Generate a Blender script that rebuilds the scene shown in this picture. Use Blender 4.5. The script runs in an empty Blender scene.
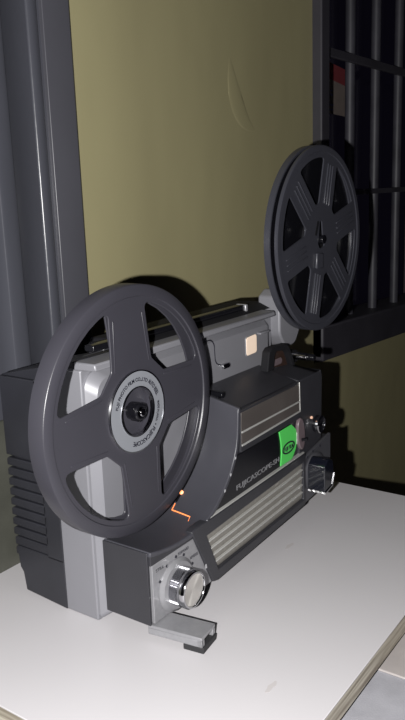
import bpy, bmesh, math, random
from mathutils import Vector, Matrix
C = bpy.context.scene.collection
PI = math.pi
rnd = random.Random(4)
S = 0.001          # all shapes below are in millimetres

# ------------------------------------------------------------------ materials
def mat(name, col, rough=0.5, metal=0.0, spec=0.5, emit=None, estr=0.0, nscale=None, namt=0.08, bump=0.0, bscale=800, coat=0.0):
    m = bpy.data.materials.new(name); m.use_nodes = True
    nt = m.node_tree; b = nt.nodes['Principled BSDF']
    b.inputs['Base Color'].default_value = (*col, 1); b.inputs['Roughness'].default_value = rough
    b.inputs['Metallic'].default_value = metal; b.inputs['Specular IOR Level'].default_value = spec
    b.inputs['Coat Weight'].default_value = coat; b.inputs['Coat Roughness'].default_value = 0.08
    if emit: b.inputs['Emission Color'].default_value = (*emit, 1); b.inputs['Emission Strength'].default_value = estr
    tc = nt.nodes.new('ShaderNodeTexCoord')
    if nscale:
        n = nt.nodes.new('ShaderNodeTexNoise'); n.inputs['Scale'].default_value = nscale; n.inputs['Detail'].default_value = 5
        r = nt.nodes.new('ShaderNodeValToRGB')
        r.color_ramp.elements[0].position = .3; r.color_ramp.elements[1].position = .7
        r.color_ramp.elements[0].color = (*[c*(1-namt) for c in col], 1); r.color_ramp.elements[1].color = (*[min(1, c*(1+namt)) for c in col], 1)
        nt.links.new(tc.outputs['Object'], n.inputs['Vector']); nt.links.new(n.outputs['Fac'], r.inputs['Fac']); nt.links.new(r.outputs['Color'], b.inputs['Base Color'])
    if bump:
        n2 = nt.nodes.new('ShaderNodeTexNoise'); n2.inputs['Scale'].default_value = bscale; n2.inputs['Detail'].default_value = 3
        bp = nt.nodes.new('ShaderNodeBump'); bp.inputs['Strength'].default_value = bump; bp.inputs['Distance'].default_value = .0005
        nt.links.new(tc.outputs['Object'], n2.inputs['Vector']); nt.links.new(n2.outputs['Fac'], bp.inputs['Height']); nt.links.new(bp.outputs['Normal'], b.inputs['Normal'])
    return m
M = {}
M['char'] = mat('charcoal_plastic', (.027, .027, .032), .40, nscale=25, namt=.1, bump=.25, bscale=1500)
M['reel'] = mat('reel_plastic', (.037, .036, .045), .34, nscale=18, namt=.06, bump=.1, bscale=1200)
M['reel_far'] = mat('grey_reel_plastic', (.043, .044, .055), .34, nscale=18, namt=.06)
M['vent'] = mat('vent_plastic', (.019, .0195, .025), .42, nscale=30, namt=.15)
M['silver'] = mat('silver_paint', (.20, .20, .22), .42, metal=.1, nscale=20, namt=.03)
M['alu'] = mat('brushed_aluminium', (.27, .27, .285), .34, metal=.3, nscale=300, namt=.06)
M['chrome'] = mat('chrome', (.58, .58, .60), .09, metal=1)
M['satin'] = mat('turned_metal', (.72, .70, .66), .33, metal=.85)
_nt = M['satin'].node_tree; _b = _nt.nodes['Principled BSDF']; _b.inputs['Anisotropic'].default_value = .85
_t = _nt.nodes.new('ShaderNodeTangent'); _t.direction_type = 'RADIAL'; _t.axis = 'Y'; _nt.links.new(_t.outputs[0], _b.inputs['Tangent'])
M['black'] = mat('gloss_black', (.006, .006, .008), .22)
M['blackmat'] = mat('matt_black', (.007, .007, .009), .75, spec=.25)
M['greyplate'] = mat('grey_plate', (.075, .075, .085), .35, metal=.2)
M['glossknob'] = mat('gloss_knob', (.006, .007, .012), .12, coat=.6)
M['bronze'] = mat('smoked_panel', (.075, .066, .062), .25, nscale=40, namt=.1)
M['grille'] = mat('speaker_grille', (.20, .19, .172), .38, metal=.1, nscale=500, namt=.12)
M['line'] = mat('silver_line', (.60, .60, .58), .3, metal=.5)
M['green'] = mat('green_label', (.085, .58, .105), .45)
M['ring'] = mat('ring_label', (.235, .245, .27), .4, metal=.2)
M['ink'] = mat('ink', (.012, .012, .02), .5)
M['inkwhite'] = mat('white_ink', (.38, .38, .40), .5)
M['inkname'] = mat('grey_ink', (.17, .17, .18), .5)
M['rubber'] = mat('rubber', (.018, .018, .02), .7)
M['smoke'] = mat('smoky_plastic', (.13, .10, .11), .3)
M['guard'] = mat('guard_plastic', (.048, .048, .058), .38, nscale=25, namt=.1, bump=.2, bscale=1500)
M['backflange'] = mat('reel_back_plastic', (.012, .012, .015), .5)
M['lit'] = mat('lit_window', (.80, .66, .55), .6, emit=(1, .72, .50), estr=.25)
M['glow'] = mat('leaked_lamp_glow', (.9, .3, .1), .5, emit=(1, .20, .05), estr=.8)
M['glow2'] = mat('leaked_lamp_spot', (.9, .5, .3), .5, emit=(1, .32, .12), estr=2.2)

M['table'] = mat('white_laminate', (.555, .54, .555), .40, nscale=6, namt=.02)
M['stain'] = mat('stain', (.50, .475, .475), .5)
M['beige'] = mat('pale_tile', (.40, .37, .36), .35, nscale=30, namt=.12)
M['greyseat'] = mat('grey_vinyl', (.34, .34, .37), .6, nscale=60, namt=.10, bump=.3)
M['door'] = mat('grey_enamel', (.060, .062, .075), .27, nscale=5, namt=.08, bump=.8, bscale=45)
M['doortrim'] = mat('dark_grey_enamel', (.068, .068, .080), .34, nscale=8, namt=.08)
M['frame'] = mat('window_frame_paint', (.038, .036, .045), .55, nscale=20, namt=.15)
M['bars'] = mat('grille_bar_paint', (.048, .047, .058), .5, nscale=30, namt=.25)
M['floor'] = mat('cement', (.18, .17, .16), .8, nscale=8, namt=.2)
M['paperred'] = mat('paper_red', (.17, .025, .03), .7)
M['paper'] = mat('paper_cream', (.17, .14, .125), .7, nscale=60, namt=.1)
M['paperblue'] = mat('paper_blue', (.12, .12, .26), .7)

def wood_edge():
    m = mat('layered_board_edge', (.40, .36, .29), .6); nt = m.node_tree; b = nt.nodes['Principled BSDF']
    tc = nt.nodes.new('ShaderNodeTexCoord'); mp = nt.nodes.new('ShaderNodeMapping'); mp.inputs['Scale'].default_value = (14, 14, 330)
    n = nt.nodes.new('ShaderNodeTexNoise'); n.inputs['Scale'].default_value = 1; n.inputs['Detail'].default_value = 4
    r = nt.nodes.new('ShaderNodeValToRGB'); r.color_ramp.elements[0].position = .35; r.color_ramp.elements[1].position = .65
    r.color_ramp.elements[0].color = (.20, .17, .13, 1); r.color_ramp.elements[1].color = (.50, .46, .38, 1)
    nt.links.new(tc.outputs['Object'], mp.inputs[0]); nt.links.new(mp.outputs[0], n.inputs['Vector']); nt.links.new(n.outputs['Fac'], r.inputs[0]); nt.links.new(r.outputs[0], b.inputs['Base Color'])
    return m
M['edge'] = wood_edge()

def wall_mat():
    m = mat('olive_yellow_wall', (.33, .30, .165), .55); nt = m.node_tree; b = nt.nodes['Principled BSDF']
    tc = nt.nodes.new('ShaderNodeTexCoord')
    def noise(sc, map_scale, det=4):
        mp = nt.nodes.new('ShaderNodeMapping'); mp.inputs['Scale'].default_value = map_scale
        n = nt.nodes.new('ShaderNodeTexNoise'); n.inputs['Scale'].default_value = sc; n.inputs['Detail'].default_value = det
        nt.links.new(tc.outputs['Object'], mp.inputs[0]); nt.links.new(mp.outputs[0], n.inputs['Vector']); return n
    n = noise(6, (1, 1, .25)); r = nt.nodes.new('ShaderNodeValToRGB')
    r.color_ramp.elements[0].position = .3; r.color_ramp.elements[1].position = .7
    r.color_ramp.elements[0].color = (.29, .262, .145, 1); r.color_ramp.elements[1].color = (.345, .315, .175, 1)
    nt.links.new(n.outputs['Fac'], r.inputs[0]); nt.links.new(r.outputs[0], b.inputs['Base Color'])
    n2 = noise(5, (1, 1, .6), 3); bp = nt.nodes.new('ShaderNodeBump'); bp.inputs['Strength'].default_value = .35; bp.inputs['Distance'].default_value = .012
    nt.links.new(n2.outputs['Fac'], bp.inputs['Height']); nt.links.new(bp.outputs['Normal'], b.inputs['Normal'])
    return m
M['wall'] = wall_mat()

def glass_mat():
    m = bpy.data.materials.new('dark_window_glass'); m.use_nodes = True; nt = m.node_tree; nt.nodes.clear()
    o = nt.nodes.new('ShaderNodeOutputMaterial'); mx = nt.nodes.new('ShaderNodeMixShader'); mx.inputs[0].default_value = .06
    t = nt.nodes.new('ShaderNodeBsdfTransparent'); t.inputs[0].default_value = (.75, .72, .85, 1); g = nt.nodes.new('ShaderNodeBsdfGlossy'); g.inputs['Roughness'].default_value = .03
    nt.links.new(t.outputs[0], mx.inputs[1]); nt.links.new(g.outputs[0], mx.inputs[2]); nt.links.new(mx.outputs[0], o.inputs[0]); return m
M['glass'] = glass_mat()

# ------------------------------------------------------------------ helpers
def B(): return bmesh.new()
def smooth(bm, ang=35):
    for f in bm.faces: f.smooth = True
    for e in bm.edges:
        e.smooth = not (len(e.link_faces) == 2 and e.calc_face_angle(0) > math.radians(ang))
def obj(name, bm, m, parent=None, bevel=0.0, origin=None, label=None, seg=2, ang=35):
    bmesh.ops.recalc_face_normals(bm, faces=bm.faces)
    smooth(bm, ang)
    me = bpy.data.meshes.new(name)
    o0 = Vector(parent['_o']) if parent is not None else Vector(origin if origin else (0, 0, 0))
    bmesh.ops.translate(bm, verts=bm.verts, vec=-o0); bmesh.ops.scale(bm, verts=bm.verts, vec=(S, S, S))
    bm.to_mesh(me); bm.free()
    for x in (m if isinstance(m, list) else [m]): me.materials.append(x)
    o = bpy.data.objects.new(name, me); C.objects.link(o)
    o['_o'] = list(o0)
    if parent is not None: o.parent = parent
    else: o.location = o0*S
    if bevel:
        md = o.modifiers.new('bevel', 'BEVEL'); md.width = bevel*S; md.segments = seg; md.limit_method = 'ANGLE'; md.angle_limit = math.radians(40); md.harden_normals = False
    if label: o['label'] = label
    return o
def tag(o, label, cat, group=None):
    o['label'] = label; o['category'] = cat
    if group: o['group'] = group
    return o
def thing(name, loc, label, cat, group=None):
    o = bpy.data.objects.new(name, None); C.objects.link(o); o.location = Vector(loc)*S; o['_o'] = list(loc); o.empty_display_size = .02
    return tag(o, label, cat, group)
def struct(o): o['kind'] = 'structure'; return o
def box(bm, x0, x1, y0, y1, z0, z1, mi=0):
    v = [bm.verts.new((x, y, z)) for x in (x0, x1) for y in (y0, y1) for z in (z0, z1)]
    for q in ((0,1,3,2),(4,6,7,5),(0,4,5,1),(2,3,7,6),(0,2,6,4),(1,5,7,3)): bm.faces.new([v[i] for i in q]).material_index = mi
    return v
def hexa(bm, bot, top):
    a = [bm.verts.new(p) for p in bot]; b = [bm.verts.new(p) for p in top]; n = len(a)
    bm.faces.new(a[::-1]); bm.faces.new(b)
    for i in range(n): bm.faces.new((a[i], a[(i+1) % n], b[(i+1) % n], b[i]))
    return a+b
def prism_y(bm, pts, y0, y1): return hexa(bm, [(x, y0, z) for x, z in pts], [(x, y1, z) for x, z in pts])
def prism_x(bm, pts, x0, x1): return hexa(bm, [(x0, y, z) for y, z in pts], [(x1, y, z) for y, z in pts])
def rpoly(pts, rad, n=5):
    """round the corners of a polygon; rad: number or list"""
    out = []; L = len(pts)
    for i, p in enumerate(pts):
        r = rad[i] if isinstance(rad, (list, tuple)) else rad
        if r <= 0: out.append(tuple(p)); continue
        p = Vector(p); a = Vector(pts[i-1])-p; b = Vector(pts[(i+1) % L])-p
        la, lb = a.length, b.length; a.normalize(); b.normalize()
        ang = a.angle(b)
        if ang > 3.1: out.append(tuple(p)); continue
        d = min(r/math.tan(ang/2), la*.48, lb*.48); r2 = d*math.tan(ang/2)
        c = p+(a+b).normalized()*(r2/math.sin(ang/2))
        s, e = p+a*d-c, p+b*d-c
        a0 = math.atan2(s.y, s.x); a1 = math.atan2(e.y, e.x); da = (a1-a0+PI) % (2*PI)-PI
        for k in range(n+1): t = a0+da*k/n; out.append((c.x+r2*math.cos(t), c.y+r2*math.sin(t)))
    return out
def rrect(x0, x1, z0, z1, r, n=5): return rpoly([(x0, z0), (x1, z0), (x1, z1), (x0, z1)], r, n)
def circ(cx, cz, r, n=48, a0=0): return [(cx+r*math.cos(a0+2*PI*k/n), cz+r*math.sin(a0+2*PI*k/n)) for k in range(n)]
def plate(bm, outer, holes, y0, y1):
    """flat plate in the XZ plane with holes"""
    es = []
    for loop in [outer]+holes:
        vs = [bm.verts.new((x, y0, z)) for x, z in loop]
        es += [bm.edges.new((vs[i], vs[(i+1) % len(vs)])) for i in range(len(vs))]
    g = bmesh.ops.triangle_fill(bm, edges=es, use_beauty=True, use_dissolve=False)
    fs = [f for f in g['geom'] if isinstance(f, bmesh.types.BMFace)]
    e = bmesh.ops.extrude_face_region(bm, geom=fs)
    bmesh.ops.translate(bm, verts=[v for v in e['geom'] if isinstance(v, bmesh.types.BMVert)], vec=(0, y1-y0, 0))
def lathe_y(bm, cx, cz, prof, n=96, closed=True):
    """prof: (radius, y) turned about an axis along Y"""
    rings = []
    for r, y in prof:
        if r < 1e-6: rings.append([bm.verts.new((cx, y, cz))])
        else: rings.append([bm.verts.new((cx+r*math.cos(2*PI*k/n), y, cz+r*math.sin(2*PI*k/n))) for k in range(n)])
    m = len(prof)
    for i in range(m if closed else m-1):
        a, b = rings[i], rings[(i+1) % m]
        if len(a) == 1 and len(b) == 1: continue
        for k in range(n):
            k2 = (k+1) % n
            if len(a) == 1: bm.faces.new((a[0], b[k], b[k2]))
            elif len(b) == 1: bm.faces.new((a[k], b[0], a[k2]))
            else: bm.faces.new((a[k], b[k], b[k2], a[k2]))
def cyl(bm, p, q, r, n=24, r2=None):
    p, q = Vector(p), Vector(q); d = (q-p).normalized()
    u = d.orthogonal().normalized(); v = d.cross(u)
    rr = (r, r if r2 is None else r2)
    A = [[bm.verts.new(c+u*rr[i]*math.cos(2*PI*k/n)+v*rr[i]*math.sin(2*PI*k/n)) for k in range(n)] for i, c in enumerate((p, q))]
    bm.faces.new(A[0][::-1]); bm.faces.new(A[1])
    for k in range(n): bm.faces.new((A[0][k], A[0][(k+1) % n], A[1][(k+1) % n], A[1][k]))
def tube(bm, pts, r, n=10, taper=False):
    pts = [Vector(p) for p in pts]; rings = []
    r_full = r
    for i, p in enumerate(pts):
        r = r_full*(.12+.88*math.sin(PI*i/(len(pts)-1))) if taper else r_full
        d = (pts[min(i+1, len(pts)-1)]-pts[max(i-1, 0)]).normalized()
        u = d.cross(Vector((.13, .31, .94))).normalized(); v = d.cross(u)
        rings.append([bm.verts.new(p+u*r*math.cos(2*PI*k/n)+v*r*math.sin(2*PI*k/n)) for k in range(n)])
    for a, b in zip(rings, rings[1:]):
        for k in range(n): bm.faces.new((a[k], a[(k+1) % n], b[(k+1) % n], b[k]))
    bm.faces.new(rings[0][::-1]); bm.faces.new(rings[-1])
def text_bm(s, size, spacing=1.0):
    cu = bpy.data.curves.new('t', 'FONT'); cu.body = s; cu.size = size; cu.align_x = 'LEFT'; cu.space_character = spacing; cu.offset = size*.012
    to = bpy.data.objects.new('t', cu); C.objects.link(to)
    dg = bpy.context.evaluated_depsgraph_get(); me = bpy.data.meshes.new_from_object(to.evaluated_get(dg))
    bm = B(); bm.from_mesh(me); bpy.data.objects.remove(to); bpy.data.meshes.remove(me)
    e = bmesh.ops.extrude_face_region(bm, geom=bm.faces[:])
    bmesh.ops.translate(bm, verts=[v for v in e['geom'] if isinstance(v, bmesh.types.BMVert)], vec=(0, 0, .25))
    return bm
def text_flat(s, size, x, y, z, width=None, slope=0.0, spacing=1.0):
    bm = text_bm(s, size, spacing); w = max(v.co.x for v in bm.verts); k = width/w if width else 1
    for v in bm.verts:
        u, t, h = v.co.x*k, v.co.y, v.co.z
        v.co = (x+u, y-h, z+t+slope*u)
    return bm
def text_ring(s, size, cx, cz, r, a_mid, y, span, inside_up=True):
    """text running clockwise round a centre, tops outward"""
    bm = text_bm(s, size); w = max(v.co.x for v in bm.verts)
    for v in bm.verts:
        a = math.radians(a_mid+span/2-span*v.co.x/w); rr = r+v.co.y
        v.co = (cx+rr*math.cos(a), y-v.co.z, cz+rr*math.sin(a))
    return bm

# ================================================================== SETTING
W = 180.0                                    # wall plane
WX0, WX1, WZ0, WZ1 = 603, 1330, 55, 1010     # window opening
bm = B()
for a in ((130, WX0, -760, 2000), (WX0, WX1, -760, WZ0), (WX0, WX1, WZ1, 2000), (WX1, 1900, -760, 2000)):
    box(bm, a[0], a[1], W, W+140, a[2], a[3])
struct(obj('wall_back', bm, M['wall']))
# paint blisters on the wall
def blister(pts, r):
    bm = B(); q = []
    for a, b in zip(pts, pts[1:]):
        q += [Vector(a).lerp(Vector(b), t/4) for t in range(4)]
    for _ in range(6): q = [q[0]]+[(q[i-1]+q[i]*2+q[i+1])/4 for i in range(1, len(q)-1)]+[q[-1]]
    tube(bm, q, r, 16, True)
    bmesh.ops.scale(bm, verts=bm.verts, vec=(1, .05, 1), space=Matrix.Translation((0, -W, 0)))
    return bm
bm = B()
for pts, r in (([(398, W, 452), (402, W, 425), (412, W, 400), (430, W, 382), (455, W, 374)], 14),
               ([(455, W, 520), (462, W, 540), (478, W, 556), (496, W, 560)], 11),
               ([(520, W, 610), (530, W, 580), (533, W, 545)], 9)):
    t = blister(pts, r); me = bpy.data.meshes.new('t'); t.to_mesh(me); t.free(); bm.from_mesh(me); bpy.data.meshes.remove(me)
o = obj('trim_1', bm, M['wall']); struct(o); o['label'] = 'blistered paint ridges on the olive yellow wall'
bm = B(); box(bm, -900, 1900, -1700, 320, -775, -760)
struct(obj('floor', bm, M['floor']))

# grey ribbed metal door beside the wall
door = bpy.data.objects.new('door_1', None); C.objects.link(door); door.location = (0, W*S, 0); door['_o'] = [0, W, 0]; struct(door)
bm = B()
prof = [(-700, W+1)]
ribs = [(52, 5), (100, 6)]
x = -700
for c0 in [-620, -500, -380, -260, -140, -20]:
    prof += [(c0-14, W+1), (c0-8, W-.5), (c0, W-1.5), (c0+8, W-.5), (c0+14, W+1)]
def rib(c, w, h): return [(c+w*math.cos(PI-PI*k/10), W+1-h*math.sin(PI*k/10)) for k in range(11)]
prof += [(40, W+1)]+rib(62, 9, 1.6)+rib(103, 6, 2.6)+[(112, W+1)]
prof = [(x, y) for x, y in prof]
pts = prof+[(112, W+30), (-700, W+30)]
hexa(bm, [(x, y, -760) for x, y in pts], [(x, y, 1500) for x, y in pts])
obj('door_panel', bm, M['door'], door, ang=50)
bm = B()
pts = rpoly([(112, W-3), (142, W-5), (144, W-2), (144, W+20), (112, W+20)], [1, 3, 1, 0, 0], 4)
hexa(bm, [(x, y, -760) for x, y in pts], [(x, y, 1500) for x, y in pts])
obj('door_edge', bm, M['doortrim'], door)

bm = B(); box(bm, -700, 60, W-7, W-4.5, -760, 130)
obj('kick_plate', bm, mat('olive_grey_board', (.062, .063, .052), .5, nscale=25, namt=.25), door, bevel=1)

# window with security bars
win = bpy.data.objects.new('window_1', None); C.objects.link(win); win.location = (WX0*S, W*S, WZ0*S); win['_o'] = [WX0, W, WZ0]; struct(win)
bm = B()
box(bm, WX0-2, WX0+22, W-14, W+60, WZ0+10, WZ1); box(bm, WX0+22, WX0+50, W+2, W+60, WZ0+10, WZ1)
box(bm, WX1-40, WX1, W-14, W+60, WZ0, WZ1); box(bm, WX0, WX1, W-14, W+60, WZ1-40, WZ1+10)
obj('window_frame', bm, M['frame'], win, bevel=2)
bm = B()
prism_y(bm, [(WX0-2, 60), (1330, 26), (1330, 78), (WX0-2, 112)], W-16, W+60)
obj('window_sill', bm, M['frame'], win, bevel=3)
for xb in (756, 853, 952, 1050, 1148, 1246):
    bm = B(); cyl(bm, (xb, W+16, 80), (xb, W+16, WZ1-20), 7.5, 16); obj('window_bar', bm, M['bars'], win)
for zr, h in ((489, 6), (296, 4)):
    bm = B(); box(bm, WX0+45, WX1-30, W+2, W+8, zr-h, zr+h); obj('cross_rail', bm, M['frame'], win, bevel=1)
bm = B(); box(bm, WX0+40, WX1-30, W+52, W+55, 60, WZ1-20); obj('glass_pane', bm, M['glass'], win)

# printed notice stuck between bars and glass
ntc = thing('paper_notice', (792, W+50, 414), 'red and cream printed notice stuck on the dark window glass behind the bars', 'poster')
bm = B(); prism_y(bm, [(752, 417), (832, 414), (832, 459), (752, 468)], W+50.4, W+51.2); obj('cream_sheet', bm, M['paper'], ntc)
bm = B(); prism_y(bm, [(752, 468), (832, 459), (832, 484), (752, 492)], W+50.4, W+51.2); obj('red_header', bm, M['paperred'], ntc)
bm = B()
for i, (x0, z0, x1, z1) in enumerate(((757, 428, 770, 431), (757, 421, 768, 424), (757, 443, 768, 446), (760, 449, 767, 452))): box(bm, x0, x1, W+49.9, W+50.4, z0, z1)
obj('printed_mark', bm, M['paperblue'], ntc)

# ================================================================== TABLE
TX0, TX1, TY0, TY1 = -103, 335, -135.5, 178
tb = thing('table', (30, 20, -760), 'small table with a white laminate top and raw layered board edges under the projector', 'table')
bm = B(); box(bm, TX0+.6, TX1-.6, TY0+.6, TY1, -17, -1.2); obj('board_core', bm, M['edge'], tb, bevel=.6)
bm = B(); box(bm, TX0, TX1, TY0, TY1, -1.2, 0); obj('tabletop', bm, M['table'], tb, bevel=.3)
for lx in (TX0+40, TX1-40):
    for ly in (-30, 150):
        bm = B(); box(bm, lx-15, lx+15, ly-15, ly+15, -760, -17); obj('leg', bm, M['doortrim'], tb, bevel=2)
for cx, cy, rx, ry in ((3, -93.9, 7, 1.8), (179, -11, 7, 2.0)):
    bm = B()
    hexa(bm, [(cx+rx*math.cos(t*PI/8), cy+ry*math.sin(t*PI/8)*(1+.3*math.sin(t*2)), 0.02) for t in range(16)], [(cx+rx*math.cos(t*PI/8), cy+ry*math.sin(t*PI/8)*(1+.3*math.sin(t*2)), .1) for t in range(16)])
    obj('stain', bm, M['stain'], tb)

# grey bench below the table edge and the pale tile on it
bn = thing('bench', (100, -270, -760), 'grey padded bench standing lower than the white table beyond its raw edge', 'bench')
bm = B(); box(bm, -150, 420, -440, -60, -50, -26); obj('seat_pad', bm, M['greyseat'], bn, bevel=6, seg=3)
for lx in (-120, 390):
    for ly in (-415, -100):
        bm = B(); box(bm, lx-14, lx+14, ly-14, ly+14, -760, -50); obj('leg', bm, M['doortrim'], bn, bevel=2)
bm = B(); prism_y(bm, [(89, -26), (300, -26), (300, -24.2), (89, -24.2)], -330, -80)
tag(obj('floor_tile', bm, M['beige'], None, bevel=1, origin=(195, -160, -26)), 'pale beige tile lying on the grey bench below the table edge', 'tile')

# ================================================================== PROJECTOR
pj = thing('film_projector', (130, 60, 0), 'charcoal and silver cine film projector standing on the white table', 'film projector')
P = lambda name, bm, m, bevel=.8, label=None, parent=pj, seg=2, ang=35: obj(name, bm, m, parent, bevel=bevel, label=label, seg=seg, ang=ang)

# --- lamp house: dark rear body with vent louvres
bm = B()
box(bm, 3, 60, 84, 132, 20, 178)
prism_x(bm, [(84, 0), (129, 3), (131, 18), (134, 22), (136, 40), (84, 40)], 0, 60)
box(bm, 0, 3.5, 84, 101, 38, 180)
box(bm, 0, 60, 84, 138, 116, 179)
zs = [114-8.3*k for k in range(10)]
for k, z in enumerate(zs):
    d = 0 if k < 8 else .8
    prism_x(bm, [(99, z-6.6-d), (138, z-6.6-d), (138, z-1.5), (136, z), (99, z)], 0+(0 if k < 8 else .6), 60)
P('lamp_house', bm, M['vent'], .7)
bm = B(); prism_x(bm, [(60, 179), (138, 179), (136, 180), (100, 188), (60, 197)], 2, 62); P('lamp_house_lid', bm, M['vent'], 1)
# --- dark rear housing and top cover
bm = B(); box(bm, 58, 262, 83, 100, 4, 197); P('rear_housing', bm, M['char'], 2)
bm = B(); prism_x(bm, [(50, 197), (102, 196), (100, 200), (62, 202)], 62, 268); P('top_cover', bm, M['blackmat'], 1.2)
# --- silver chassis
bm = B()
prism_y(bm, rrect(0, 243, 0, 192, 2), 52, 84)
P('chassis_shell', bm, M['silver'], 1, label='silver painted middle shell of the projector')
bm = B()
def ring_pts(off, y): return [(x, y, z) for x, z in rpoly([(1+off, 2+off), (244-off, 2+off), (244-off, 190-off), (1+off, 190-off)], [4, 2, 2, 13], 7)]
r0 = [bm.verts.new(p) for p in ring_pts(0, 52.5)]; r1 = [bm.verts.new(p) for p in ring_pts(0, 50)]; r2 = [bm.verts.new(p) for p in ring_pts(5, 43)]
for a, b in ((r0, r1), (r1, r2)):
    for i in range(len(a)): bm.faces.new((a[i], a[(i+1) % len(a)], b[(i+1) % len(b)], b[i]))
bm.faces.new(r2)
P('face_plate', bm, M['silver'], 0, label='silver face plate with a chamfered border', ang=25)
bm = B(); prism_x(bm, [(37, 192.5), (58, 191), (58, 197.5), (38, 197.5)], 0, 244); P('top_lip', bm, M['silver'], 1.2)
# lamp door seam, latch, lit window
bm = B()
pts = rpoly([(118, 186), (150, 188), (151, 166), (164, 161)], [0, 8, 7, 0], 6)
tube(bm, [(x, 43, z) for x, z in pts], .55, 6); P('door_seam', bm, M['ink'], 0)
bm = B(); prism_y(bm, rrect(160, 170, 159, 163.5, 2), 40, 43.5); P('latch', bm, M['chrome'], .8, label='chrome latch')
bm = B(); prism_y(bm, rpoly([(200, 162.5), (217.5, 163), (217.5, 180), (200, 179)], 2.5, 4), 42, 43.6); P('lamp_window', bm, M['lit'], .3, label='small lit cream window')
bm = B(); prism_y(bm, rpoly([(199, 161.3), (218.6, 161.8), (218.6, 181.2), (199, 180.2)], 3, 4), 42.4, 43.2); P('window_bezel', bm, M['alu'], .3)
bm = B(); box(bm, 220, 236, 39, 44, 178.5, 180.5); P('ledge', bm, M['silver'], .8)
# --- carrying handle
bm = B(); prism_x(bm, rpoly([(57, 200), (66, 200), (66, 205), (57, 205)], 1.5, 3), 20, 224); 
P('carrying_handle', bm, M['black'], .8)
hd = pj.children[-1]
bm = B(); box(bm, 221, 225, 55, 66, 197.2, 205.5); P('handle_bracket', bm, M['alu'], 1)

# --- front housing with the curved reel recess
arc = [(2.2, 68.3), (12, 66.0), (24, 63.9), (36, 62.9), (48, 62.7), (57, 63.2), (68, 65.3), (76, 68.3), (84, 73.0), (92, 79.2), (99, 86), (105, 93), (110, 101), (113.5, 109), (115.6, 118), (116.6, 127), (117.5, 137), (118.3, 146)]
bm = B()
pts = [(2.2, 12), (222, 14), (222, 150), (118.8, 150)]+[(x+1.0, z-1.0) for x, z in arc[::-1]]
pts = pts[:3]+[(119.5, 150)]+[(x+1.2, z-.6) for x, z in arc[::-1]]
v = prism_y(bm, pts, 3, 43.2)
for q in bm.verts:
    if q.co.z > 142 and q.co.y < 10: q.co.z = 139
P('front_housing', bm, M['char'], 1)
# the guard: a curved wall round the take-up reel
bm = B()
inner = arc; n = len(arc); outer = []
for i, p in enumerate(arc):
    a = Vector(arc[max(i-1, 0)]); b = Vector(arc[min(i+1, n-1)]); t = (b-a).normalized(); outer.append((p[0]+t.y*3.4, p[1]-t.x*3.4))
outer[-1] = (121.7, 146)
poly = inner+outer[::-1]
verts = prism_y(bm, poly, -.5, 43)
for q in bm.verts:
    if q.co.z > 145: q.co.z = 150.5 if q.co.y > 20 else 141
P('reel_guard', bm, M['guard'], .7, label='curved charcoal guard wall wrapped round the near reel', ang=40)
# front strip above the silver control plate
bm = B(); prism_y(bm, [(2.2, 57.6), (52, 57.6), (56, 63), (46, 62.4), (34, 62.9), (22, 64.1), (12, 65.8), (2.2, 68)], 0, 3.4); P('front_strip', bm, M['char'], .5)
bm = B(); box(bm, .8, 2.4, 2, 43, 12, 67.5)
P('end_cover', bm, M['char'], .4)
# scuffs on the guard rim
for x, z in ((111.6, 102), (104.3, 90.5), (95.5, 80.2), (70, 64.6)):
    bm = B(); prism_y(bm, [(x-.9, z-1.1), (x+.8, z-.6), (x+.9, z+1.0), (x-.4, z+1.2)], -.8, -.4)
    P('scuff', bm, M['inkwhite'], 0, label='pale scuff on the guard rim')

# smoked strip with two silver lines
bm = B(); prism_y(bm, [(121, 103.5), (222, 104.5), (222, 139), (121, 138)], 0, 3.4); P('upper_panel', bm, M['char'], .5)
bm = B(); prism_y(bm, [(121.8, 110.5), (219.5, 112.5), (219.5, 137.5), (121.8, 136.5)], -.5, .4); P('smoked_strip', bm, M['bronze'], .3, label='smoked brown strip between silver lines')
for z0, z1 in ((119.6, 120.4), (108.6, 111.2)):
    bm = B(); prism_y(bm, [(121.8, z0), (220.5, z1), (220.5, z1+1.5), (121.8, z0+1.5)], -1.1, 0); P('silver_line', bm, M['line'], .2)
bm = B(); prism_y(bm, [(219.6, 111), (220.8, 111), (219.6, 139), (218.6, 139)], -1.0, 0); P('silver_line', bm, M['line'], .2)

# black name plate with lettering
gl = [(112.6, 100.2)]+[(111.8, 99.5), (107, 91.5), (101, 84), (94, 77.4), (85.5, 71.5), (77, 67.8)]
bm = B(); prism_y(bm, [(80, 66.8), (206, 70.6), (213.5, 78), (216, 88), (214, 96.5), (206, 103.3), (116, 101.8), (113, 100)]+[(x+1.5, z) for x, z in gl[1:]], 1.2, 3.5)
P('name_plate', bm, M['black'], .3, label='glossy black name plate')
npl = pj.children[-1]
bm = B(); prism_y(bm, [(185.5, 70.2), (206, 70.6), (213.5, 78), (216, 88), (214, 96.5), (206, 103.0), (183.6, 102.3), (186.5, 92), (187.2, 82)], .3, 1.4)
P('green_badge', bm, M['green'], .3, label='bright green badge with an oval maker logo')
bg = pj.children[-1]
def oval(cx, cz, a, b, tilt, n=28): return [(cx+a*math.cos(t)*math.cos(tilt)-b*math.sin(t)*math.sin(tilt), cz+a*math.cos(t)*math.sin(tilt)+b*math.sin(t)*math.cos(tilt)) for t in [2*PI*k/n for k in range(n)]]
bm = B(); plate(bm, oval(199.5, 83.5, 11.2, 5.4, .02), [oval(199.5, 83.5, 9.6, 4.0, .02)], -.1, .35); P('logo_oval', bm, M['ink'], 0)
P('logo_letters', text_flat('FUJI FILM', 5.2, 191.3, .3, 81.6, width=16.6), M['ink'], 0)
bm = B(); box(bm, 214.6, 215.6, -.2, 1.2, 82, 93); P('badge_edge', bm, M['line'], .2)
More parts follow.
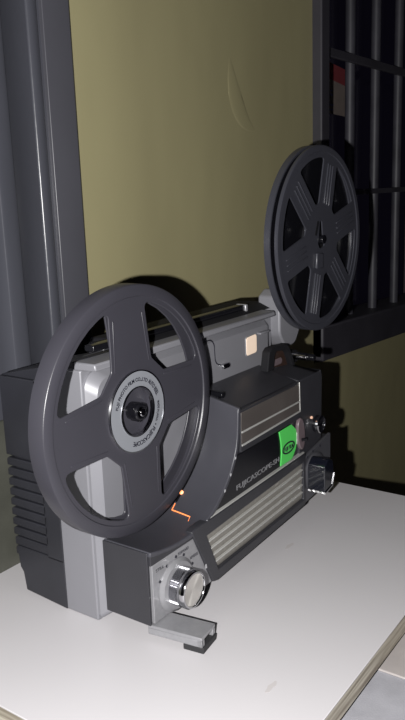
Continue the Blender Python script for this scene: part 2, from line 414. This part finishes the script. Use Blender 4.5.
P('name_letters', text_flat('FUJICASCOPE-SH', 6.0, 114, 1.15, 73.2, width=70, slope=.035), M['inkname'], 0)
bm = B(); prism_y(bm, [(72, 64.6), (228, 69.2), (228, 70.6), (76, 66.2)], -.6, 3); P('silver_line', bm, M['line'], .2)

# lid frame with ribbed speaker grille
gr = [(68.5, 53.5), (226, 61), (226, 24.5), (82.5, 20)]
bm = B(); plate(bm, [(49.5, 63.6), (54, 65.2), (62, 65.6), (72, 65.4), (228.6, 69.5), (228.6, 18.5), (79, 11), (75, 12)], [gr], -1.2, 5.5)
P('lid_frame', bm, M['char'], .8)
bm = B()
for k in range(5):
    za, zb = 53.5-k*6.75, 61-k*7.35
    def row(t, y, e=0):
        zl = za-t*6.75; zr = zb-t*7.35; xl = 68.5+(53.5-zl)*14/33.5
        return [(xl, y, zl), (226, y, zr)]
    prev = None
    for t, y in ((0, 1.2), (.5, 1.0), (1.0, 2.0)):
        cur = [bm.verts.new(p) for p in row(t, y)]
        if prev: bm.faces.new((prev[0], prev[1], cur[1], cur[0]))
        prev = cur
bmesh.ops.remove_doubles(bm, verts=bm.verts, dist=.01)
P('speaker_grille', bm, M['grille'], 0, label='ribbed beige-silver speaker grille', ang=20)
for k in range(1, 5):
    zl, zr = 53.5-k*6.75, 61-k*7.35; xl = 69.2+(53.5-zl)*14/33.5
    bm = B(); prism_y(bm, [(xl, zl-.45), (225.5, zr-.45), (225.5, zr+.5), (xl, zl+.5)], -.3, 2.5); P('grille_rib', bm, M['line'], .2)
bm = B(); box(bm, 64, 228, 3.2, 5, 18, 64); P('grille_backing', bm, M['blackmat'], 0)
bm = B(); prism_y(bm, [(65, 28), (66.5, 28.5), (65.8, 31.5), (64.8, 31)], -1.6, -1.1); P('scuff', bm, M['inkwhite'], 0)

# control plates
bm = B(); prism_y(bm, [(4.2, 12.7), (75, 12.0), (53, 57.4), (4.2, 57.0)], .6, 3.6); P('control_plate', bm, M['alu'], .4, label='silver control plate under the big knob')
bm = B(); prism_y(bm, [(228.5, 18.5), (285, 22.5), (285, 72.3), (228.5, 63)], .6, 3.6); P('control_plate', bm, M['greyplate'], .4, label='grey control plate at the far end')
bm = B(); prism_y(bm, [(222, 14), (284, 20), (284, 71), (222, 66)], 3.4, 60); P('far_base', bm, M['char'], 1)

# main knob
K = (30.5, 31.0)
bm = B(); lathe_y(bm, *K, [(0, .7), (20, .7), (20, -.3), (17.5, -2.2), (0, -2.2)], 64, closed=False); P('dial_ring', bm, M['alu'], 0)
bm = B()
nn = 64*2
def gear(y, r): return [bm.verts.new((K[0]+(r+(.8 if k % 2 else -.5))*math.cos(2*PI*k/nn), y, K[1]+(r+(.8 if k % 2 else -.5))*math.sin(2*PI*k/nn))) for k in range(nn)]
a, b = gear(-2, 13.4), gear(-10, 13.4)
for k in range(nn): bm.faces.new((a[k], a[(k+1) % nn], b[(k+1) % nn], b[k]))
bm.faces.new(b); bm.faces.new(a[::-1])
P('control_knob', bm, M['chrome'], 0, label='large knurled chrome control knob', ang=15)
kn = pj.children[-1]
bm = B(); lathe_y(bm, *K, [(13.4, -9.5), (14.1, -10.5), (14.1, -14.5), (13.3, -15.8), (12.2, -16), (11.6, -15), (11.6, -9.5)], 72); obj('knob_rim', bm, M['chrome'], kn)
bm = B(); lathe_y(bm, *K, [(0, -14.2), (11.7, -15.0), (11.7, -12), (0, -12)], 72, closed=False); obj('knob_face', bm, None or M['satin'], kn)
bm = B()
for ang in (150, 118, 88, 62, 20):
    t = math.radians(ang); x, z = K[0]+21.5*math.cos(t), K[1]+21.5*math.sin(t)
    if x < 5.5 or z > 56: x, z = max(x, 6.5), min(z, 54)
    prism_y(bm, circ(x, z, 1.1, 12), .2, .7)
P('dial_dot', bm, M['ink'], 0)
for s, x, z, w in (('STILL', 8, 50.5, 9), ('FORWARD', 34, 52, 13), ('REVERSE', 48, 42.5, 10)):
    P('dial_letters', text_flat(s, 3.2, x, .75, z, width=w), M['ink'], 0)

# far bar-shaped knob
bm = B(); lathe_y(bm, 250, 44, [(0, .7), (19, .7), (19, -1), (16, -3), (0, -3)], 48, closed=False); P('dial_ring', bm, M['greyplate'], 0)
bm = B()
sec = rpoly([(231, 33), (246, 36), (250, 47), (248, 60), (239, 64), (231, 58)], [1, 2, 3, 5, 5, 5], 5)
prism_y(bm, sec, -20, -2.5)
P('selector_knob', bm, M['glossknob'], 2.2, label='glossy black bar-shaped selector knob', seg=4)
kb = pj.children[-1]
bm = B(); prism_y(bm, [(230.4, 31.6), (246.6, 34.8), (251.4, 47), (249.6, 47), (245.4, 36.4), (231.2, 33.6)], -20.8, -2.5); obj('chrome_edge', bm, M['chrome'], kb, bevel=.3, label='thin chrome edge')
bm = B()
for x, z in ((236, 62.5), (247, 65), (262, 66)): prism_y(bm, circ(x, z, 1.2, 12), .2, .7)
P('dial_dot', bm, M['ink'], 0)

# rounded lens housing, smoky oval tab, small chrome dial
bm = B()
v = prism_y(bm, rpoly([(221.5, 66), (266, 72), (268, 138), (256, 150), (221.5, 150)], [0, 3, 14, 10, 0], 6), 1.0, 62)
for q in bm.verts:
    if q.co.z > 142 and q.co.y < 10: q.co.z = 139.5
P('lens_housing', bm, M['char'], 2.5, seg=3)
bm = B(); cyl(bm, (266, 38, 118), (286, 38, 118), 17, 32); cyl(bm, (286, 38, 118), (289, 38, 118), 14, 32); P('lens_barrel', bm, M['blackmat'], .8)
bm = B(); prism_y(bm, oval(221.5, 90, 6.5, 15.5, .12), -1.5, 2); P('smoky_tab', bm, M['smoke'], .8, label='smoky translucent oval tab')
bm = B(); cyl(bm, (220.5, -1.5, 84.5), (224, -5, 85), 1.5, 10); P('tab_pin', bm, M['black'], 0)
bm = B(); lathe_y(bm, 255, 90, [(0, 2), (8.3, 2), (8.3, -4.2), (7.5, -5), (6.4, -5), (6.0, -3.6), (0, -3.6)], 40, closed=False); P('small_dial', bm, M['black'], 0, label='small dark dial with chrome rim')
sd = pj.children[-1]
bm = B(); lathe_y(bm, 255, 90, [(8.5, -2), (8.5, -4.5), (7.8, -5.3), (6.8, -5.3), (6.8, -2)], 40); obj('chrome_rim', bm, M['chrome'], sd)
bm = B(); box(bm, 248.6, 261.4, -5.2, -3.4, 89.2, 90.8); obj('dial_slot', bm, M['chrome'], sd, bevel=.3)
bm = B(); prism_y(bm, circ(244.5, 99, 1.3, 14), -.3, 1.2); P('glow_hole', bm, mat('faint_lamp_glow', (.6, .4, .3), .5, emit=(1, .55, .35), estr=.35), 0, label='tiny orange light')

# --- film gate, rollers
bm = B()
prism_y(bm, rpoly([(209, 147), (213, 165), (218, 168), (246, 166.5), (251, 162), (262, 143), (256, 143), (247, 158), (243, 161.5), (226, 163), (223, 160), (220, 147)], [1, 3, 3, 3, 3, 1, 1, 3, 2, 2, 3, 1], 4), 26, 34)
P('film_gate', bm, M['blackmat'], .8)
copper = mat('gate_copper_glow', (.02, .012, .010), .5, emit=(1, .35, .15), estr=.006)  # copper tone; the orange reflection inside the gate is put in as faint emission
bm = B(); prism_y(bm, [(221, 148), (255, 144), (247, 160), (226, 162)], 31, 33); P('gate_aperture', bm, copper, .3, label='copper tinted gate aperture')
bm = B(); prism_y(bm, rrect(226, 242, 148.5, 154.5, 3), 29.5, 31); P('pressure_plate', bm, M['smoke'], .3, label='pale copper pressure plate')
bm = B(); cyl(bm, (262, 32, 151.5), (262, 14, 151.5), 2.6, 18); P('guide_roller', bm, M['chrome'], .4, label='chrome guide roller')
bm = B(); cyl(bm, (270, 32, 150), (270, 10, 150), 4.0, 18, 3.2); P('guide_roller', bm, M['black'], .4)
bm = B(); box(bm, 258, 276, 31, 43, 143, 154.5); P('roller_mount', bm, M['blackmat'], 1)
bm = B(); cyl(bm, (123, 44, 142.5), (123, 22, 142.5), 2.2, 16); cyl(bm, (123, 24, 142.5), (123, 21, 142.5), 3.4, 16); P('guide_roller', bm, M['chrome'], .3, label='chrome guide roller beside the near reel')
bm = B(); cyl(bm, (128, 43, 147), (128, 20, 147), 2.6, 14); P('guide_pin', bm, M['black'], .3)

# --- reel arms
bm = B()
arm = rpoly([(257, 208), (257, 172), (268, 157), (288, 158), (298, 172), (298, 196), (284, 212), (268, 214)], [4, 14, 12, 12, 10, 10, 8, 8], 6)
prism_y(bm, arm, 40, 64)
P('supply_arm', bm, M['silver'], 2.0, label='silver knuckle of the arm that carries the far reel', seg=3)
sa = [c for c in pj.children if c.name.startswith('supply_arm')][0]
bm = B(); prism_y(bm, rpoly([(284, 190), (298, 186), (320, 250), (320, 264), (308, 266), (304, 252)], 5, 5), 41, 49)
obj('arm_bar', bm, M['blackmat'], sa, bevel=1.5, label='black upper arm bar')
bm = B(); prism_y(bm, rrect(243, 258, 160, 192, 2), 50, 64); P('arm_root', bm, M['silver'], 1)
bm = B(); cyl(bm, (266, 41, 200), (266, 38.5, 200), 2.2, 16); P('screw', bm, M['blackmat'], .2)
bm = B(); cyl(bm, (313.3, 50, 258.1), (313.3, 21, 258.1), 4.2, 20); P('reel_spindle', bm, M['black'], .5)
bm = B(); cyl(bm, (24.8, 46, 160.3), (24.8, 18, 160.3), 3.6, 20, 3.0); P('reel_spindle', bm, M['chrome'], .5)
bm = B(); prism_y(bm, rpoly([(10, 145), (40, 145), (44, 178), (6, 178)], 8, 5), 38.5, 44); P('take_up_arm', bm, M['silver'], 1.5)

# --- swing-out foot
def fp(u, v):   # along / across
    a = Vector((13.4, -2)); d = Vector((4.3, -31)).normalized(); n = Vector((-d.y, d.x))
    p = a+d*u+n*v; return p.x, p.y
bm = B()
def barpiece(u0, u1, v0, v1, z0, z1):
    q = [fp(u0, v0), fp(u0, v1), fp(u1, v1), fp(u1, v0)]
    hexa(bm, [(x, y, z0) for x, y in q], [(x, y, z1) for x, y in q])
barpiece(-9, 34, -10.3, 10.3, 9.4, 11.9); barpiece(-9, 34, -10.3, -8.3, 4.5, 9.4); barpiece(-9, 34, 8.3, 10.3, 4.5, 9.4)
barpiece(30, 34, -10.3, -6, 4.5, 9.4); barpiece(30, 34, 6, 10.3, 4.5, 9.4)
P('foot_bar', bm, M['alu'], .5, label='silver channel foot swung out at the front')
fb = pj.children[-1]
bm = B(); barpiece(19, 35, -10.2, 10.2, 0, 4.6); barpiece(22, 29, -5.8, 5.8, 4.5, 9.3); obj('rubber_pad', bm, M['rubber'], fb, bevel=.6, label='black rubber pad')
for q in ((20, 70), (20, 118), (235, 30), (235, 90)):
    bm = B(); cyl(bm, (q[0], q[1], 0), (q[0], q[1], 12 if q[0] > 100 or q[1] < 100 else 5), 8, 20); P('rubber_foot', bm, M['rubber'], .6)

# --- orange lamp light leaking over the guard, drawn as glowing tubes and a sphere
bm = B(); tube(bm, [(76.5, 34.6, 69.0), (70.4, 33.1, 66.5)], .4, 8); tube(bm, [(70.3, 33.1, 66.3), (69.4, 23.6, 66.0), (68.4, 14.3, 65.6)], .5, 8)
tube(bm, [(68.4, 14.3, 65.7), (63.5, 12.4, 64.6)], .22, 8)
slit = B(); tube(slit, [(84, 35, 73.2), (78, 34.7, 69.6)], .8, 8); P('film_slit', slit, M['black'], 0)
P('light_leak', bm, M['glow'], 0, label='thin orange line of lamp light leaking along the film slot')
bm = B(); bmesh.ops.create_uvsphere(bm, u_segments=16, v_segments=10, radius=1.7, matrix=Matrix.Translation((86, 35, 74.8))); P('leak_spot', bm, M['glow2'], 0, label='bright orange spot of leaking lamp light')

# ================================================================== REELS
def hole_pts(cx, cz, phi, r_out, r_in, half_out, half_in, rad):
    pts = []; rr = []
    for k in range(9):
        a = math.radians(phi-half_out+2*half_out*k/8); pts.append((cx+r_out*math.cos(a), cz+r_out*math.sin(a))); rr.append(rad if k in (0, 8) else 0)
    for s in (1, -1):
        a = math.radians(phi+s*half_in); pts.append((cx+r_in*math.cos(a), cz+r_in*math.sin(a))); rr.append(rad)
    return rpoly(pts, rr, 5)
# near reel
RX, RZ = 24.8, 160.3
r1 = thing('film_reel', (RX, 30, RZ), 'large dark film reel with four wide openings and a silver lettered hub ring', 'film reel')
fl = [hole_pts(RX, RZ, 138.5+90*k, 77, 40, 31, 13, 4.5) for k in range(4)]
bm = B(); plate(bm, circ(RX, RZ, 88.5, 128), fl+[circ(RX, RZ, 17.4, 48)], 24, 25.6); obj('front_flange', bm, M['reel'], r1, bevel=.5)
bm = B(); plate(bm, circ(RX, RZ, 88.5, 128), [hole_pts(RX, RZ, 138.5+90*k, 78, 29, 36.5, 30, 3) for k in range(4)]+[circ(RX, RZ, 6, 24)], 34.6, 36.2); obj('back_flange', bm, M['reel'], r1, bevel=.5)
bm = B(); lathe_y(bm, RX, RZ, [(80.2, 24.2), (81, 23.1), (88.2, 23.1), (89, 23.8), (89, 36.4), (88.2, 36.9), (87, 36.9), (86.4, 25)], 160); obj('outer_rim', bm, M['reel'], r1, ang=50)
bm = B(); lathe_y(bm, RX, RZ, [(26, 25.4), (26, 34.8), (4.3, 34.8), (4.3, 29), (17.4, 29), (17.4, 25.4)], 64); obj('hub', bm, M['reel'], r1)
# raised spoke edges
for k in range(4):
    a = math.radians(93.5+90*k)
    for s in (-1, 1):
        bm = B()
        d = Vector((math.cos(a), math.sin(a))); n = Vector((-d.y, d.x))*s
        p = Vector((RX, RZ))+d*33+n*17.5; q = Vector((RX, RZ))+d*68+n*14.5
        t = n*1.1
        prism_y(bm, [tuple(p), tuple(q), tuple(q+t), tuple(p+t)], 23.65, 24.2)
        obj('spoke_ridge', bm, M['reel'], r1, bevel=.25)
bm = B(); lathe_y(bm, RX, RZ, [(18, 24.2), (18, 22.9), (28.6, 22.9), (28.6, 24.2)], 96); lr = obj('hub_ring', bm, M['ring'], r1, label='silver hub ring with black lettering')
bm = B(); lathe_y(bm, RX, RZ, [(28.7, 24.2), (28.7, 22.5), (29.5, 22.5), (29.8, 24.2)], 96); lathe_y(bm, RX, RZ, [(17.3, 26), (17.3, 22.5), (18.1, 22.5), (18.1, 26)], 96); obj('chrome_ring', bm, M['chrome'], lr)
for s, mid, sp, sz in (('FUJI PHOTO FILM CO.,LTD', 112, 105, 3.5), ('AUTO REEL', 37, 38, 4.4), ('MADE IN JAPAN', -13, 38, 3.0), ('\u2022 FUJICASCOPE', -72, 72, 4.6)):
    obj('ring_letters', text_ring(s, sz, RX, RZ, 21.7, mid, 22.88, sp), M['ink'], lr)
bm = B(); lathe_y(bm, RX, RZ, [(4.0, 29.2), (6.4, 29.2), (6.4, 20.5), (5.4, 19.5), (4.0, 19.5)], 32)
for k in range(3):
    t = 2*PI*k/3+.5; cyl(bm, (RX+6*math.cos(t), 29, RZ+6*math.sin(t)), (RX+6*math.cos(t), 21, RZ+6*math.sin(t)), 1.5, 10)
obj('spindle_cap', bm, M['black'], r1, bevel=.3, label='black three-lobed spindle cap')

# far reel
RX, RZ = 313.3, 258.1
r2 = thing('film_reel', (RX, 30, RZ), 'grey film reel with six openings and ribbed spokes raised on the far arm', 'film reel')
def holes6(ro, ri, ho, hi, rad): return [hole_pts(RX, RZ, 45+60*k, ro, ri, ho, hi, rad) for k in range(6)]
key = rpoly([(RX-4, RZ+18), (RX+1, RZ+18), (RX+3, RZ+4), (RX+7, RZ+1), (RX+6, RZ-7), (RX-4, RZ-9), (RX-8, RZ-4), (RX-6, RZ+4)], [2, 2, 1, 2, 3, 3, 3, 1], 3)
bm = B(); plate(bm, circ(RX, RZ, 88.5, 128), holes6(77.5, 35, 19.5, 6, 4.5)+[key], 24, 25.4); obj('front_flange', bm, M['reel_far'], r2, bevel=.4)
bm = B(); plate(bm, circ(RX, RZ, 87, 128), [circ(RX, RZ, 5, 24)], 33, 34.4); obj('back_flange', bm, M['black'], r2, label='solid glossy black back flange')
bm = B(); lathe_y(bm, RX, RZ, [(82, 24.1), (83, 23.2), (88, 23.2), (89, 24), (89, 26.2), (87.5, 26.6), (87, 25.3), (83, 25.3)], 160); lathe_y(bm, RX, RZ, [(86, 31.4), (88, 30.8), (89, 31.2), (89, 37), (88, 37.4), (86, 36.3)], 160); obj('outer_rim', bm, M['reel_far'], r2)
bm = B(); lathe_y(bm, RX, RZ, [(25, 25.3), (25, 35.2), (5, 35.2), (5, 33), (22, 33), (22, 25.3)], 64); obj('hub', bm, M['blackmat'], r2)
bm = B(); lathe_y(bm, RX, RZ, [(0, 34.6), (4.8, 34.6), (4.8, 32.5), (23, 32.5), (23, 34), (0, 34)][1:], 40); obj('hub_web', bm, M['blackmat'], r2)
for k in range(6):
    a = math.radians(75+60*k)
    d = Vector((math.cos(a), math.sin(a))); nv = Vector((-d.y, d.x))
    for s in (-5.2, 0, 5.2):
        bm = B()
        p = Vector((RX, RZ))+d*34+nv*(s-.6); q = Vector((RX, RZ))+d*73+nv*(s-.6)
        prism_y(bm, [tuple(p), tuple(q), tuple(q+nv*1.2), tuple(p+nv*1.2)], 22.9, 24.1)
        obj('spoke_rib', bm, M['reel_far'], r2, bevel=.3)
bm = B(); prism_y(bm, [(RX-15, RZ-27), (RX-1, RZ-28), (RX-1, RZ-13), (RX-14, RZ-12)], 21.5, 24.1); obj('film_clip', bm, M['reel_far'], r2, bevel=1)
bm = B(); prism_y(bm, rpoly([(RX-15, RZ+5), (RX-11, RZ+4), (RX-6, RZ+17), (RX-9, RZ+19)], 1.5, 3), 23.7, 24.1); obj('film_slot', bm, M['blackmat'], r2)

# ================================================================== CAMERA AND LIGHT
f_px = 754.67
az, pitch, roll = math.radians(35.559), math.radians(12.864), math.radians(-2.0813)
F = Vector((math.cos(az)*math.cos(pitch), math.sin(az)*math.cos(pitch), -math.sin(pitch)))
r = Vector((math.sin(az), -math.cos(az), 0)); u = r.cross(F)
rr = math.cos(roll)*r+math.sin(roll)*u; uu = -math.sin(roll)*r+math.cos(roll)*u
cd = bpy.data.cameras.new('camera'); cam = bpy.data.objects.new('camera', cd); C.objects.link(cam)
camp = Vector((-361.2, -310, 311.5))*S
m = Matrix((rr, uu, -F)).transposed().to_4x4(); m.translation = camp; cam.matrix_world = m
cd.sensor_fit = 'VERTICAL'; cd.sensor_height = 36; cd.lens = 36*f_px/720; cd.clip_start = .01
bpy.context.scene.camera = cam

ld = bpy.data.lights.new('camera_flash', 'POINT'); ld.energy = 26; ld.shadow_soft_size = .0035; ld.color = (1.0, .985, .97)
lo = bpy.data.objects.new('camera_flash', ld); C.objects.link(lo); lo.location = camp-rr*.045-uu*.018
w = bpy.data.worlds.new('World'); bpy.context.scene.world = w; w.use_nodes = True
w.node_tree.nodes['Background'].inputs[0].default_value = (.55, .5, .75, 1); w.node_tree.nodes['Background'].inputs[1].default_value = .006
vs = bpy.context.scene.view_settings; vs.view_transform = 'Standard'; vs.look = 'None'; vs.gamma = 1; vs.exposure = 0; vs.use_curve_mapping = False
for o in bpy.data.objects:
    if '_o' in o: del o['_o']
